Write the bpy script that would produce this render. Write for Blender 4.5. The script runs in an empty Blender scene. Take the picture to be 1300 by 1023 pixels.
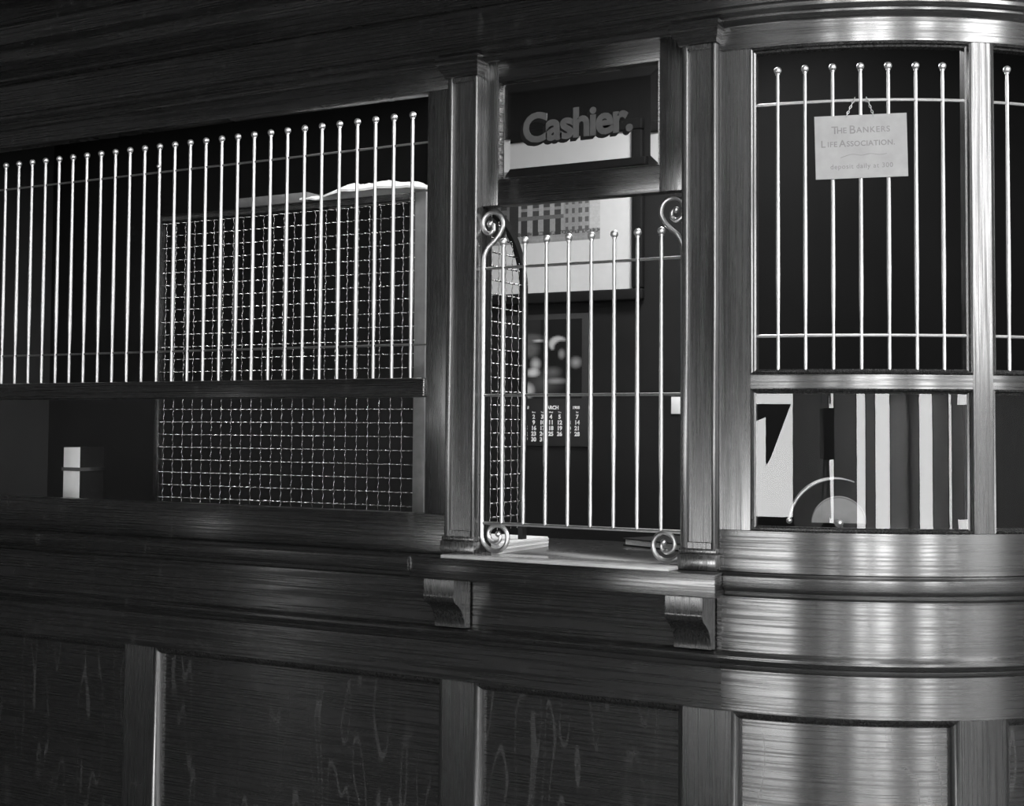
import bpy, bmesh, math, random
from mathutils import Vector, Matrix
random.seed(7)
SC = bpy.context.scene
COL = SC.collection
PI = math.pi
# ------------------------------------------------------------------ plan of the counter
R, X0, HC = .835, -1.147, 1.42          # corner radius, where the curve starts, camera height
RAD = math.radians
def sx(x): return x - X0                # path length of a point on the straight front
def sa(deg): return R * RAD(deg)        # path length of an angle round the corner
S_END = R * PI / 2
def path(s, d=0.):
    """Point on the counter plan: s along the front, d outwards (towards the lobby)."""
    if s <= 0: return Vector((X0 + s, -d, 0))
    if s <= S_END:
        a = s / R
        return Vector((X0 + (R + d) * math.sin(a), R - (R + d) * math.cos(a), 0))
    return Vector((X0 + R + d, R + (s - S_END), 0))
def stations(s0, s1, step=1.25):
    st = [s0]
    n = 0
    if s1 > 0 and s0 < S_END:
        a0, a1 = max(s0, 0) / R, min(s1, S_END) / R
        n = max(1, math.ceil((a1 - a0) / RAD(step)))
        st += [R * (a0 + (a1 - a0) * k / n) for k in range(n + 1)]
    st.append(s1)
    out = []
    for s in st:
        if not out or s - out[-1] > 1e-6: out.append(s)
    return out

# ------------------------------------------------------------------ materials
def mat(name):
    m = bpy.data.materials.new(name); m.use_nodes = True
    nt = m.node_tree; b = nt.nodes['Principled BSDF']
    return m, nt, b
def N(nt, kind, **kw):
    n = nt.nodes.new(kind)
    for k, v in kw.items(): setattr(n, k, v)
    return n
def ramp(nt, src, stops):
    r = N(nt, 'ShaderNodeValToRGB'); e = r.color_ramp.elements
    while len(e) < len(stops): e.new(.5)
    for el, (p, c) in zip(e, stops):
        el.position = p; el.color = (c, c, c, 1)
    nt.links.new(src, r.inputs[0]); return r.outputs[0]
def noise(nt, vec, scale3, detail=4, rough=.55, dist=0.):
    mp = N(nt, 'ShaderNodeMapping'); mp.inputs['Scale'].default_value = scale3
    nt.links.new(vec, mp.inputs[0])
    n = N(nt, 'ShaderNodeTexNoise'); n.inputs['Scale'].default_value = 1.
    n.inputs['Detail'].default_value = detail; n.inputs['Roughness'].default_value = rough
    n.inputs['Distortion'].default_value = dist
    nt.links.new(mp.outputs[0], n.inputs['Vector']); return n.outputs['Fac']
def mix(nt, fac, a, b, blend='MIX'):
    n = N(nt, 'ShaderNodeMix', data_type='RGBA', blend_type=blend)
    for sock, v in ((n.inputs[0], fac), (n.inputs[6], a), (n.inputs[7], b)):
        if isinstance(v, (int, float)):
            sock.default_value = v if sock == n.inputs[0] else (v, v, v, 1)
        else: nt.links.new(v, sock)
    return n.outputs[2]
def rand_vec(nt):
    tc = N(nt, 'ShaderNodeTexCoord'); oi = N(nt, 'ShaderNodeObjectInfo')
    ml = N(nt, 'ShaderNodeMath', operation='MULTIPLY'); ml.inputs[1].default_value = 37.
    nt.links.new(oi.outputs['Random'], ml.inputs[0])
    ad = N(nt, 'ShaderNodeVectorMath', operation='ADD')
    nt.links.new(tc.outputs['Object'], ad.inputs[0]); nt.links.new(ml.outputs[0], ad.inputs[1])
    return ad.outputs[0]
def wood(name, vertical, lo=.0025, hi=.010, fleck=.04, rough=.24, flk=.5, lines=False):
    m, nt, b = mat(name)
    v = rand_vec(nt)
    g = (210, 210, 3.2) if vertical else (3.2, 3.2, 210)
    t = (9, 9, .7) if vertical else (.7, .7, 9)
    fs = (14, 14, 60) if vertical else (55, 55, 13)
    grain = noise(nt, v, g, 5, .6)
    tone = noise(nt, v, t, 3, .5)
    if lines:                                               # long wavy ray figure of quarter-sawn panels
        q = noise(nt, v, (15, 15, 1.9), 1., .5, .25)
        k = N(nt, 'ShaderNodeMath', operation='MULTIPLY'); k.inputs[1].default_value = 5.5; nt.links.new(q, k.inputs[0])
        pg = N(nt, 'ShaderNodeMath', operation='PINGPONG'); pg.inputs[1].default_value = .5; nt.links.new(k.outputs[0], pg.inputs[0])
        fl = ramp(nt, pg.outputs[0], [(.02, 1.), (.075, 0.)])
    else:
        fl = ramp(nt, noise(nt, v, fs, 2, .5, .6), [(.62, 0.), (.72, 1.)])
    patch = noise(nt, v, (3, 3, 3), 2)
    c = ramp(nt, grain, [(.3, lo), (.7, hi)])
    c = mix(nt, 1., c, ramp(nt, tone, [(.3, .62), (.7, 1.25)]), 'MULTIPLY')
    fm = N(nt, 'ShaderNodeMath', operation='MULTIPLY')
    nt.links.new(fl, fm.inputs[0])
    nt.links.new(ramp(nt, patch, [(.36, .15 * flk), (.54, flk)]), fm.inputs[1])
    c = mix(nt, fm.outputs[0], c, fleck)
    nt.links.new(c, b.inputs['Base Color'])
    rr = ramp(nt, grain, [(.34, rough + .10), (.6, rough - .03)])
    nt.links.new(rr, b.inputs['Roughness'])
    b.inputs['IOR'].default_value = 2.2
    nt.links.new(ramp(nt, grain, [(.36, .26), (.58, .70)]), b.inputs['Coat Weight'])
    nt.links.new(ramp(nt, grain, [(.36, .34), (.58, .56)]), b.inputs['Specular IOR Level'])
    b.inputs['Coat Roughness'].default_value = .36; b.inputs['Coat IOR'].default_value = 1.5
    b.inputs['Anisotropic'].default_value = .9
    geo = N(nt, 'ShaderNodeNewGeometry')
    if not vertical:
        cz = N(nt, 'ShaderNodeCombineXYZ'); cz.inputs[2].default_value = 1.
        nt.links.new(cz.outputs[0], b.inputs['Tangent'])
    else:
        cr = N(nt, 'ShaderNodeVectorMath', operation='CROSS_PRODUCT')
        cr.inputs[0].default_value = (0.02, 0.013, 1)
        nt.links.new(geo.outputs['True Normal'], cr.inputs[1])
        nt.links.new(cr.outputs[0], b.inputs['Tangent'])
    bp = N(nt, 'ShaderNodeBump'); bp.inputs['Strength'].default_value = .22; bp.inputs['Distance'].default_value = .0004
    nt.links.new(grain, bp.inputs['Height']); nt.links.new(bp.outputs[0], b.inputs['Normal'])
    return m
def plain(name, c, rough=.6, metal=0., spec=.5, var=.12, scale=40.):
    m, nt, b = mat(name)
    v = rand_vec(nt)
    n = noise(nt, v, (scale,) * 3, 4)
    nt.links.new(ramp(nt, n, [(.3, c * (1 - var)), (.7, min(1., c * (1 + var)))]), b.inputs['Base Color'])
    b.inputs['Roughness'].default_value = rough; b.inputs['Metallic'].default_value = metal
    b.inputs['Specular IOR Level'].default_value = spec
    return m
def emit(name, k):
    m, nt, b = mat(name)
    b.inputs['Base Color'].default_value = (.8, .8, .8, 1)
    b.inputs['Emission Color'].default_value = (1, 1, 1, 1)
    b.inputs['Emission Strength'].default_value = k
    return m
def thin_glass(name, f_add=0.):
    m, nt, b = mat(name)
    out = nt.nodes['Material Output']; nt.nodes.remove(b)
    fr = N(nt, 'ShaderNodeFresnel'); fr.inputs['IOR'].default_value = 1.52
    tr = N(nt, 'ShaderNodeBsdfTransparent'); tr.inputs[0].default_value = (.97, .97, .97, 1)
    gl = N(nt, 'ShaderNodeBsdfGlossy'); gl.inputs['Roughness'].default_value = 0.
    mx = N(nt, 'ShaderNodeMixShader')
    ge = N(nt, 'ShaderNodeNewGeometry'); iv = N(nt, 'ShaderNodeMath', operation='SUBTRACT'); iv.inputs[0].default_value = 1.
    nt.links.new(ge.outputs['Backfacing'], iv.inputs[1])
    m1 = N(nt, 'ShaderNodeMath', operation='MULTIPLY'); m2 = N(nt, 'ShaderNodeMath', operation='MULTIPLY'); m2.inputs[1].default_value = 1.5
    nt.links.new(fr.outputs[0], m1.inputs[0]); nt.links.new(iv.outputs[0], m1.inputs[1]); nt.links.new(m1.outputs[0], m2.inputs[0]); m2.use_clamp = True
    nt.links.new(m2.outputs[0], mx.inputs[0]); nt.links.new(tr.outputs[0], mx.inputs[1]); nt.links.new(gl.outputs[0], mx.inputs[2])
    nt.links.new(mx.outputs[0], out.inputs['Surface'])
    return m
def real_glass(name):
    m, nt, b = mat(name)
    b.inputs['Transmission Weight'].default_value = 1.; b.inputs['Roughness'].default_value = 0.
    b.inputs['IOR'].default_value = 1.5; b.inputs['Base Color'].default_value = (.97, .97, .97, 1)
    return m
def colour_attr(name, rough=.55):
    m, nt, b = mat(name)
    a = N(nt, 'ShaderNodeAttribute', attribute_name='print')
    nt.links.new(a.outputs['Color'], b.inputs['Base Color']); b.inputs['Roughness'].default_value = rough
    b.inputs['Specular IOR Level'].default_value = .25
    return m
WH = wood('oak_horizontal', False)
WV = wood('oak_vertical', True)
WP = wood('oak_panel', False, lo=.003, hi=.009, fleck=.06, flk=.55, lines=True)
DARKWOOD = wood('dark_desk_wood', False, lo=.02, hi=.06, fleck=.08)
BRASS = plain('polished_bar_metal', .68, .42, .9, var=.04, scale=200)
STRAP = plain('scroll_metal', .55, .36, 1., var=.1, scale=120)
IRON = plain('dark_iron', .03, .5, .6, var=.2)
WIRE2 = plain('dull_woven_wire', .30, .25, 1., var=.1, scale=300)
WIRE = plain('woven_wire', .5, .15, 1., var=.1, scale=300)
PAPER = plain('white_paper', .82, .7, spec=.2, var=.04)
PAGES = plain('page_edges', .74, .8, spec=.1, var=.1, scale=300)
CARD = plain('grey_card', .16, .7)
BLACK = plain('black_cloth', .012, .6)
DARKGREY = plain('dark_cover', .012, .9, spec=.1)
STRAPC = plain('cloth_strap', .09, .8)
SLAB = plain('pale_slab', .40, .12, spec=.6, var=.1, scale=9)
PLATE = plain('hanging_plate', .31, .5, spec=.4, var=.1, scale=22)
ETCH = plain('etched_letters', .185, .6)
LETTER = plain('letter_face', .075, .45)
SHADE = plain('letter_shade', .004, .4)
MAT_BOARD = plain('mat_board', .62, .8, spec=.1, var=.02)
FRAME = plain('dark_picture_frame', .010, .75, spec=.15)
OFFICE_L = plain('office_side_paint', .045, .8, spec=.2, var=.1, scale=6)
OFFICE_SHADE = plain('office_wall_shaded', .006, .9, spec=.08, var=.1, scale=6)  # office wall colour darkened to stand for shade
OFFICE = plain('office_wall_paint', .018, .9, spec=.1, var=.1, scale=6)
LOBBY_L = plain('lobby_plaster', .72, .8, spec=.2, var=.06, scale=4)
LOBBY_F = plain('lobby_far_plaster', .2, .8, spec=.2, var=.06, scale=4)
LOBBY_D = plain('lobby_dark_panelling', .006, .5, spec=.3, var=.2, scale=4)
FLOORM = plain('lobby_floor', .12, .35, var=.2, scale=3)
CEILM = plain('lobby_ceiling', .08, .8, var=.05, scale=3)
OCEIL = plain('office_ceiling', .05, .8, var=.05, scale=3)
CALB = plain('calendar_backing', .018, .6)
NUM = plain('calendar_numerals', .88, .7)
GLASS = thin_glass('pane_glass')
BGLASS = real_glass('bevelled_plate_glass')
PRINT = colour_attr('printed_picture')
DIALM = plain('dial_metal', .2, .5, .3, var=.15, scale=40)
LEG = plain('pale_ash_wood', .45, .4, var=.15)
DULL_DARK = plain('dull_dark', .03, .9)
SKYP = emit('daylight_pane', 11.)
FILLM = emit('added_lamp_glow', 9.)  # glow for the added, unseen office lamps

# ------------------------------------------------------------------ mesh builder
ORG = {}
class MB:
    def __init__(s): s.v, s.f = [], []
    def add(s, vs, fs):
        o = len(s.v); s.v += [Vector(p) for p in vs]; s.f += [tuple(i + o for i in f) for f in fs]; return s
    def box(s, x0, x1, y0, y1, z0, z1, bev=0., rot=None, piv=None):
        bm = bmesh.new()
        vs = [bm.verts.new(p) for p in ((x0,y0,z0),(x1,y0,z0),(x1,y1,z0),(x0,y1,z0),(x0,y0,z1),(x1,y0,z1),(x1,y1,z1),(x0,y1,z1))]
        for q in ((3,2,1,0),(4,5,6,7),(0,1,5,4),(1,2,6,5),(2,3,7,6),(3,0,4,7)): bm.faces.new([vs[i] for i in q])
        if bev: bmesh.ops.bevel(bm, geom=bm.edges[:], offset=bev, segments=2 if bev < .004 else 4, affect='EDGES', profile=.5)
        if rot: bmesh.ops.rotate(bm, verts=bm.verts[:], cent=piv or (0,0,0), matrix=rot)
        bm.verts.index_update()
        s.add([v.co.copy() for v in bm.verts], [[v.index for v in f.verts] for f in bm.faces]); bm.free(); return s
    def sweep(s, prof, s0, s1, step=1.25):
        st = stations(s0, s1, step); n = len(prof); o = len(s.v)
        for q in st:
            for d, z in prof:
                p = path(q, d); p.z = z; s.v.append(p)
        for k in range(len(st) - 1):
            for i in range(n):
                j = (i + 1) % n
                s.f.append((o + k*n + i, o + k*n + j, o + (k+1)*n + j, o + (k+1)*n + i))
        s.f.append(tuple(o + i for i in range(n))); e = o + (len(st)-1)*n
        s.f.append(tuple(e + i for i in reversed(range(n)))); return s
    def board(s, s0, s1, d0, d1, z0, z1, c=.002):
        return s.sweep([(d0, z0), (d1 - c, z0), (d1, z0 + c), (d1, z1 - c), (d1 - c, z1), (d0, z1)], s0, s1)
    def recess(s, s0, s1, z0, z1, w, d0, d1, mid=None):
        """Sloped moulding round an opening: outer edge at depth d0, inner edge (w further in) at d1."""
        rings = [(0, d0), (w * .35, d0 + .003), (w * .55, d0 - .002), (w, d1)] if mid is None else mid
        st = lambda a, b: stations(a, b)
        for (i0, e0), (i1, e1) in zip(rings, rings[1:]):
            A = [(s0 + i0, s1 - i0, z0 + i0, z1 - i0, e0), (s0 + i1, s1 - i1, z0 + i1, z1 - i1, e1)]
            for side in range(4):
                rows = []
                for (a, b, lo, hi, d) in A:
                    if side == 0: pts = [(q, lo) for q in [a + (b - a) * k / 24 for k in range(25)]]
                    elif side == 1: pts = [(q, hi) for q in [a + (b - a) * k / 24 for k in range(25)]]
                    elif side == 2: pts = [(a, lo), (a, hi)]
                    else: pts = [(b, lo), (b, hi)]
                    row = []
                    for q, z in pts:
                        p = path(q, d); p.z = z; row.append(p)
                    rows.append(row)
                n = len(rows[0]); o = len(s.v); s.v += rows[0] + rows[1]
                s.f += [(o+k, o+k+1, o+n+k+1, o+n+k) for k in range(n-1)]
        return s
    def tube(s, pts, r, seg=10, caps=True):
        pts = [Vector(p) for p in pts]; n = len(pts)
        rs = r if isinstance(r, (list, tuple)) else [r] * n
        o = len(s.v); up = None
        for i, p in enumerate(pts):
            t = (pts[min(i+1, n-1)] - pts[max(i-1, 0)]).normalized()
            if up is None:
                a = Vector((0,0,1)) if abs(t.z) < .9 else Vector((0,1,0))
                up = t.cross(a).normalized()
            up = (up - t * up.dot(t)).normalized(); w = t.cross(up)
            for k in range(seg):
                a = 2*PI*k/seg; s.v.append(p + (up*math.cos(a) + w*math.sin(a))*rs[i])
        for i in range(n-1):
            for k in range(seg):
                j = (k+1) % seg
                s.f.append((o+i*seg+k, o+i*seg+j, o+(i+1)*seg+j, o+(i+1)*seg+k))
        if caps:
            s.f.append(tuple(o+k for k in reversed(range(seg)))); e = o+(n-1)*seg; s.f.append(tuple(e+k for k in range(seg)))
        return s
    def lathe(s, prof, c=(0,0,0), seg=16):
        c = Vector(c); o = len(s.v); n = len(prof)
        for r, z in prof:
            for k in range(seg):
                a = 2*PI*k/seg; s.v.append(c + Vector((r*math.cos(a), r*math.sin(a), z)))
        for i in range(n-1):
            for k in range(seg):
                j = (k+1) % seg; s.f.append((o+i*seg+k, o+i*seg+j, o+(i+1)*seg+j, o+(i+1)*seg+k))
        s.f.append(tuple(o+k for k in reversed(range(seg)))); e=o+(n-1)*seg; s.f.append(tuple(e+k for k in range(seg)))
        return s
    def ball(s, c, r, seg=14, rings=9):
        return s.lathe([(max(r*math.sin(PI*k/rings), r*.02), -r*math.cos(PI*k/rings)) for k in range(rings+1)], c, seg)
    def build(s, name, m, parent=None, sharp=32, at=None, recalc=True):
        off = ORG.get(parent.name, Vector()) if parent else (Vector(at) if at else Vector())
        me = bpy.data.meshes.new(name)
        me.from_pydata([p - off for p in s.v], [], s.f)
        bm = bmesh.new(); bm.from_mesh(me)
        bmesh.ops.remove_doubles(bm, verts=bm.verts[:], dist=1e-6)
        if recalc: bmesh.ops.recalc_face_normals(bm, faces=bm.faces[:])
        for f in bm.faces: f.smooth = True
        for e in bm.edges:
            if len(e.link_faces) == 2 and e.calc_face_angle(0) > RAD(sharp): e.smooth = False
        bm.to_mesh(me); bm.free()
        me.materials.append(m)
        o = bpy.data.objects.new(name, me); COL.objects.link(o)
        if parent: o.parent = parent
        elif at: o.location = at
        ORG[o.name] = off
        return o
def thing(name, loc, label, cat, group=None):
    o = bpy.data.objects.new(name, None); o.empty_display_size = .05; COL.objects.link(o); o.location = loc
    ORG[o.name] = Vector(loc); tag(o, label, cat, group); return o
def tag(o, label, cat, group=None):
    o['label'] = label; o['category'] = cat; o['kind'] = 'thing'
    if group: o['group'] = group
    return o
def struct(o, label=None, cat=None):
    o['kind'] = 'structure'
    if label: o['label'] = label; o['category'] = cat
    return o
def inst(src, name, loc, parent):
    """Copy of a part (sharing its mesh) placed at a world location under its thing."""
    c = src.copy(); c.name = name; COL.objects.link(c); c.parent = parent
    c.location = Vector(loc) - ORG[parent.name]; ORG[c.name] = Vector(loc); return c
def text(body, size, M, bold=0., extrude=.0006, spacing=1., shear=0.):
    cu = bpy.data.curves.new('t', 'FONT'); cu.body = body; cu.size = size; cu.offset = bold; cu.extrude = extrude
    cu.space_character = spacing; cu.shear = shear; cu.align_x = 'CENTER'; cu.align_y = 'CENTER'; cu.resolution_u = 4
    o = bpy.data.objects.new('t', cu); COL.objects.link(o)
    dg = bpy.context.evaluated_depsgraph_get(); me = bpy.data.meshes.new_from_object(o.evaluated_get(dg))
    vs = [M @ v.co for v in me.vertices]; fs = [tuple(p.vertices) for p in me.polygons]
    bpy.data.objects.remove(o); bpy.data.curves.remove(cu); bpy.data.meshes.remove(me)
    return vs, fs
def frame_mat(origin, xdir, zdir=(0,0,1)):
    x = Vector(xdir).normalized(); y = Vector(zdir).normalized(); z = x.cross(y)
    M = Matrix((x, y, z)).transposed().to_4x4(); M.translation = Vector(origin); return M
def spline(P, n=8):
    P = [Vector(p) for p in P]; out = []
    for i in range(len(P)-1):
        a, b, c, d = P[max(i-1,0)], P[i], P[i+1], P[min(i+2, len(P)-1)]
        for k in range(n):
            t = k/n
            out.append(.5*((2*b) + (c-a)*t + (2*a-5*b+4*c-d)*t*t + (3*b-a-3*c+d)*t**3))
    out.append(P[-1]); return out

# ------------------------------------------------------------------ heights
Z_OPEN, Z_MID1, Z_MID0, Z_GLASS, Z_LEDGE, Z_LEDGE0 = 2.281, 1.547, 1.498, 1.203, 1.102, 1.048
Z_MOULD1, Z_MOULD0, Z_PANEL = .922, .884, .790
XL = -4.52                              # far left end of the counter
PIL_L, PIL_R = (-1.868, -1.780), (-1.232, -1.148)
FD = -.045                              # the frieze and panels stand back from the bar line? (0 = bar line)

# ================================================================== counter front, straight
def mould_prof():
    return [(-.03, Z_MOULD0), (.002, Z_MOULD0), (.006, Z_MOULD0+.004), (.008, Z_MOULD0+.012), (.016, Z_MOULD0+.018), (.022, Z_MOULD0+.026),
            (.022, Z_MOULD1-.006), (.018, Z_MOULD1), (.0, Z_MOULD1+.002), (-.03, Z_MOULD1+.002)]
def counter_part(root, s0, s1, panels, edge0, edge1, has_face=True):
    MB().board(s0, s1, -.035, -.004, Z_MOULD1, Z_LEDGE0+.001).build('frieze_board', WH, root)
    MB().sweep(mould_prof(), s0, s1).build('moulding', WH, root)
    MB().board(s0, s1, -.035, 0., Z_PANEL, Z_MOULD0, .001).build('top_rail', WH, root)
    MB().board(s0, s1, -.035, 0., .14, .24, .001).build('bottom_rail', WH, root)
    MB().sweep([(-.03, 0), (.02, 0), (.02, .12), (.012, .135), (.0, .14), (-.03, .14)], s0, s1).build('plinth', WH, root)
    ends = [s0] + [q for p in panels for q in p] + [s1]
    for a, b in zip(ends[0::2], ends[1::2]):
        if b - a > .002: MB().board(a, b, -.035, -.0003, .24, Z_PANEL, .0005).build('stile', WV, root)
    for a, b in panels:
        MB().board(a - .003, b + .003, -.05, -.024, .235, Z_PANEL + .003).build('panel', WP, root)
        MB().recess(a, b, .24, Z_PANEL, .011, 0., -.024, [(0, 0.), (.003, -.001), (.010, -.006), (.015, -.012), (.018, -.019), (.018, -.024)]).build('panel_moulding', WV, root)
cb = thing('panelled_counter', (-2.4, 0, 0), 'dark panelled oak counter front below the long barred window and cashier shelf', 'counter')
counter_part(cb, sx(XL), 0., [(sx(a), sx(b)) for a, b in ((-4.05, -2.968), (-2.858, -1.888), (-1.794, -1.240))], 0, 0)
cc = thing('curved_counter', (-.9, .05, 0), 'rounded oak counter corner at the right, shining with upright window reflections', 'counter')
counter_part(cc, 0.0, S_END + .3, [(sa(1.6), sa(35.9)), (sa(43.4), sa(77.7))], 0, 0)

# ================================================================== ledges and cashier shelf
def ledge_prof(p, z0=Z_LEDGE0, z1=Z_LEDGE):
    return [(-.06, z0), (p-.022, z0), (p-.012, z0+.006), (p-.010, z0+.014), (p-.003, z0+.020), (p, z0+.026), (p, z1-.006), (p-.004, z1-.001), (p-.009, z1), (-.06, z1)]
lg = thing('counter_ledge', (-2.4, -.05, Z_LEDGE0), 'long dark oak ledge along the foot of the left glazed screen', 'ledge')
MB().sweep(ledge_prof(.088), sx(XL), sx(-1.936)).build('ledge_board', WH, lg)
cl = thing('curved_ledge', (-.9, 0, Z_LEDGE0), 'curved oak ledge wrapping the rounded counter corner below the cut-edged curved glass', 'ledge')
MB().sweep(ledge_prof(.042), sx(-1.128), S_END + .3).build('ledge_board', WH, cl)
sh = thing('cashier_shelf', (-1.53, -.05, Z_LEDGE0), 'projecting wooden shelf under the cashier grille, carried on two scrolled brackets', 'shelf')
MB().box(-1.9355, -1.1285, -.082, .06, Z_LEDGE0-.0, Z_LEDGE, .003).build('shelf_board', WH, sh)
def bracket(x0, x1):
    # S-scrolled side profile in (out from the frieze, height)
    pr = [(0, .925), (0, Z_LEDGE0)]
    pr += [(.078, Z_LEDGE0), (.078, 1.018)]
    pr += [(p.x, p.y) for p in spline([(.078,1.018,0),(.080,1.006,0),(.074,.994,0),(.058,.984,0),(.040,.968,0),(.028,.945,0),(.026,.927,0)], 5)][1:]
    mb = MB(); n = len(pr)
    vs = [(x0, -.002 - d, z) for d, z in pr] + [(x1, -.002 - d, z) for d, z in pr]
    fs = [tuple(range(n)), tuple(range(2*n-1, n-1, -1))] + [(i, (i+1)%n, n+(i+1)%n, n+i) for i in range(n)]
    return mb.add(vs, fs)
for x0, x1 in ((-1.893, -1.806), (-1.249, -1.160)): bracket(x0, x1).build('bracket', WV, sh, 40)
sl = MB().box(-1.838, -1.236, -.092, .02, Z_LEDGE+.0005, Z_LEDGE + .0085, .0015).build('counter_slab', SLAB, at=(-1.53, -.04, Z_LEDGE))
tag(sl, 'thin pale polished slab lying on the cashier shelf under the scrolled grille', 'slab')

# ================================================================== left glazed screen
gs = thing('glazed_screen', (-2.9, 0, Z_LEDGE), 'long dark oak screen frame left of the cashier window, bars above and glass below', 'screen')
F1 = .012
MB().box(-4.12, -1.868, -F1, .035, Z_LEDGE, Z_GLASS, .002).build('bottom_rail', WH, gs)
MB().box(-4.02, -1.938, -F1-.006, .03, Z_MID0, Z_MID1, .004).build('middle_rail', WH, gs)
MB().box(-4.12, -1.868, -F1, .035, Z_OPEN, 2.34, .002).build('top_rail', WH, gs)
MB().box(-1.938, -1.866, -F1, .035, Z_GLASS, Z_OPEN, .002).build('stile', WV, gs)
MB().box(-4.12, -4.02, -F1, .035, Z_GLASS, Z_OPEN, .002).build('stile', WV, gs)
MB().box(-4.022, -1.936, .006, .011, Z_GLASS-.003, Z_MID0+.003).build('glass_pane', GLASS, gs)
we = MB().box(XL, -4.121, -.01, .035, Z_LEDGE, 2.34, .002).build('wall_left_of_screen', WH); struct(we)

# ================================================================== bar grilles
def bar_mesh(z0, z1, k, r=.0044):
    rnd = random.Random(k); a = rnd.uniform(.35, .6); b = rnd.uniform(.75, .9)
    L = z1 - z0
    pr = [(r*.82, 0), (r*.95, L*.06), (r*.85, L*.16), (r*1.18, L*a*.7), (r*1.1, L*a), (r*.86, L*b), (r*.95, L*.96), (r*.8, L)]
    return MB().lathe(pr, (0, 0, z0), 10)
def make_bars(root, spots, z0, z1, zb, variants=4, rb=.0092, r=.0050):
    src = []
    for i, (x, y) in enumerate(spots):
        if i < variants:
            b = bar_mesh(z0, z1, 11 + i, r).build('bar', BRASS); ORG.pop(b.name, None)
            b.parent = root; b.location = Vector((x, y, 0)) - ORG[root.name]; ORG[b.name] = Vector((x, y, 0))
            if not src:
                f = MB().ball((0, 0, zb), rb).lathe([(rb*.62, zb-rb*1.15), (rb*.62, zb-rb*.85)]).build('finial', BRASS)
            else:
                f = src[0][1].copy(); COL.objects.link(f)
            f.parent = b; f.location = (0, 0, 0); src.append((b, f))
        else:
            b0, f0 = src[(i*7 + i//3) % variants]
            b = b0.copy(); COL.objects.link(b); b.parent = root; b.location = Vector((x, y, 0)) - ORG[root.name]
            f = f0.copy(); COL.objects.link(f); f.parent = b
    return src
lgr = thing('bar_grille', (-2.75, 0, Z_MID1), 'long row of upright ball-topped metal bars above the left glass pane', 'grille')
left_x = [-3.510 + .05839*k for k in range(-8, 27)]
make_bars(lgr, [(x, 0) for x in left_x], Z_MID1-.002, 2.222, 2.229)
for z in (2.153, 1.633): MB().tube([(-4.02, 0, z), (-1.938, 0, z)], .0030, 8).build('cross_rail', STRAP, lgr)
MB().ball((left_x[19], -.004, 2.170), .006).build('boss', BRASS, lgr)

# cashier grille with scrolled uprights
cg = thing('cashier_grille', (-1.508, 0, 1.111), 'scrolled metal grille of eight ball-topped bars in the cashier window', 'grille')
make_bars(cg, [(-1.719 + .0607*k, 0) for k in range(8)], 1.184, 1.873, 1.8825, 4, .0096, .0050)
XU0, XU1 = -1.775, -1.240
for z, r in ((1.818, .0036), (1.5015, .0036), (1.185, .0044)):
    MB().tube([(XU0, .0, z), (XU1, .0, z)], r, 8).build('cross_rail', STRAP, cg)
def upright(mirror):
    c = (XU0 + .0415, 1.1545); pts = []
    n = 60
    for k in range(n+1):                                    # bottom scroll, wound inwards
        t = k/n; a = PI + t*2*PI*1.62; r = .0415*(1-t)**.9*.82 + .0415*.18
        pts.append((c[0] + r*math.cos(a), 0, c[1] + r*math.sin(a)))
    pts = pts[::-1]
    pts += [(XU0, 0, z) for z in (1.25, 1.4, 1.6, 1.75)]
    top = [(XU0,0,1.815),(-1.7735,0,1.846),(-1.762,0,1.870),(-1.744,0,1.886),(-1.728,0,1.904),(-1.720,0,1.925),(-1.727,0,1.947),(-1.747,0,1.958),(-1.768,0,1.951),
           (-1.778,0,1.932),(-1.773,0,1.912),(-1.758,0,1.905),(-1.747,0,1.914),(-1.749,0,1.927),(-1.758,0,1.929)]
    pts += [tuple(p) for p in spline(top, 6)]
    if mirror: pts = [(XU0 + XU1 - x, y, z) for x, y, z in pts]
    m = len(pts); rs = [.0058 if 12 < i < m-12 else .0046 for i in range(m)]
    mb = MB().tube(pts, rs, 10).ball(pts[0], .008).ball(pts[-1], .008)
    return mb
for mi in (False, True): upright(mi).build('scrolled_upright', STRAP, cg)

# ================================================================== pilasters
def pilaster(x0, x1, label):
    p = thing('pilaster', ((x0+x1)/2, -.02, Z_LEDGE), label, 'pilaster', 'pilasters beside the cashier window')
    y0, y1 = -.031, .05
    w = .016; z0, z1 = 1.165, 2.292
    mb = MB()
    mb.box(x0, x0+w, y0, y1, Z_LEDGE, 2.34, .0045).box(x1-w*.7, x1, y0, y1, Z_LEDGE, 2.34, .0045)
    mb.box(x0+w, x1-w*.7, y0, y1, Z_LEDGE, z0, .0).box(x0+w, x1-w*.7, y0, y1, z1, 2.34, 0.)
    mb.build('shaft', WV, p)
    MB().box(x0+w-.002, x1-w*.7+.002, y0+.010, y1-.004, z0-.002, z1+.002).build('sunk_panel', WV, p)
    MB().box(x0-.007, x1+.004, y0-.006, y1, Z_LEDGE+.0005, Z_LEDGE+.038, .003).box(x0-.004, x1+.002, y0-.003, y1, Z_LEDGE+.038, Z_LEDGE+.05, .002).build('base', WV, p)
    cap = MB()
    rows = [(0.0, 2.300), (.006, 2.302), (.006, 2.309), (.010, 2.313), (.018, 2.324), (.018, 2.330), (.024, 2.334), (.024, 2.350)]
    for (e0, za), (e1, zb) in zip(rows, rows[1:]):
        q = lambda e, z: [(x0-e, y1, z), (x0-e, y0-e, z), (x1+e*.6, y0-e, z), (x1+e*.6, y1, z)]
        a, b = q(e0, za), q(e1, zb)
        cap.add(a + b, [(0,1,5,4),(1,2,6,5),(2,3,7,6)])
    cap.add(q(.024, 2.350), [(0,1,2,3)])
    cap.build('capital', WH, p)
    return p
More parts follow.
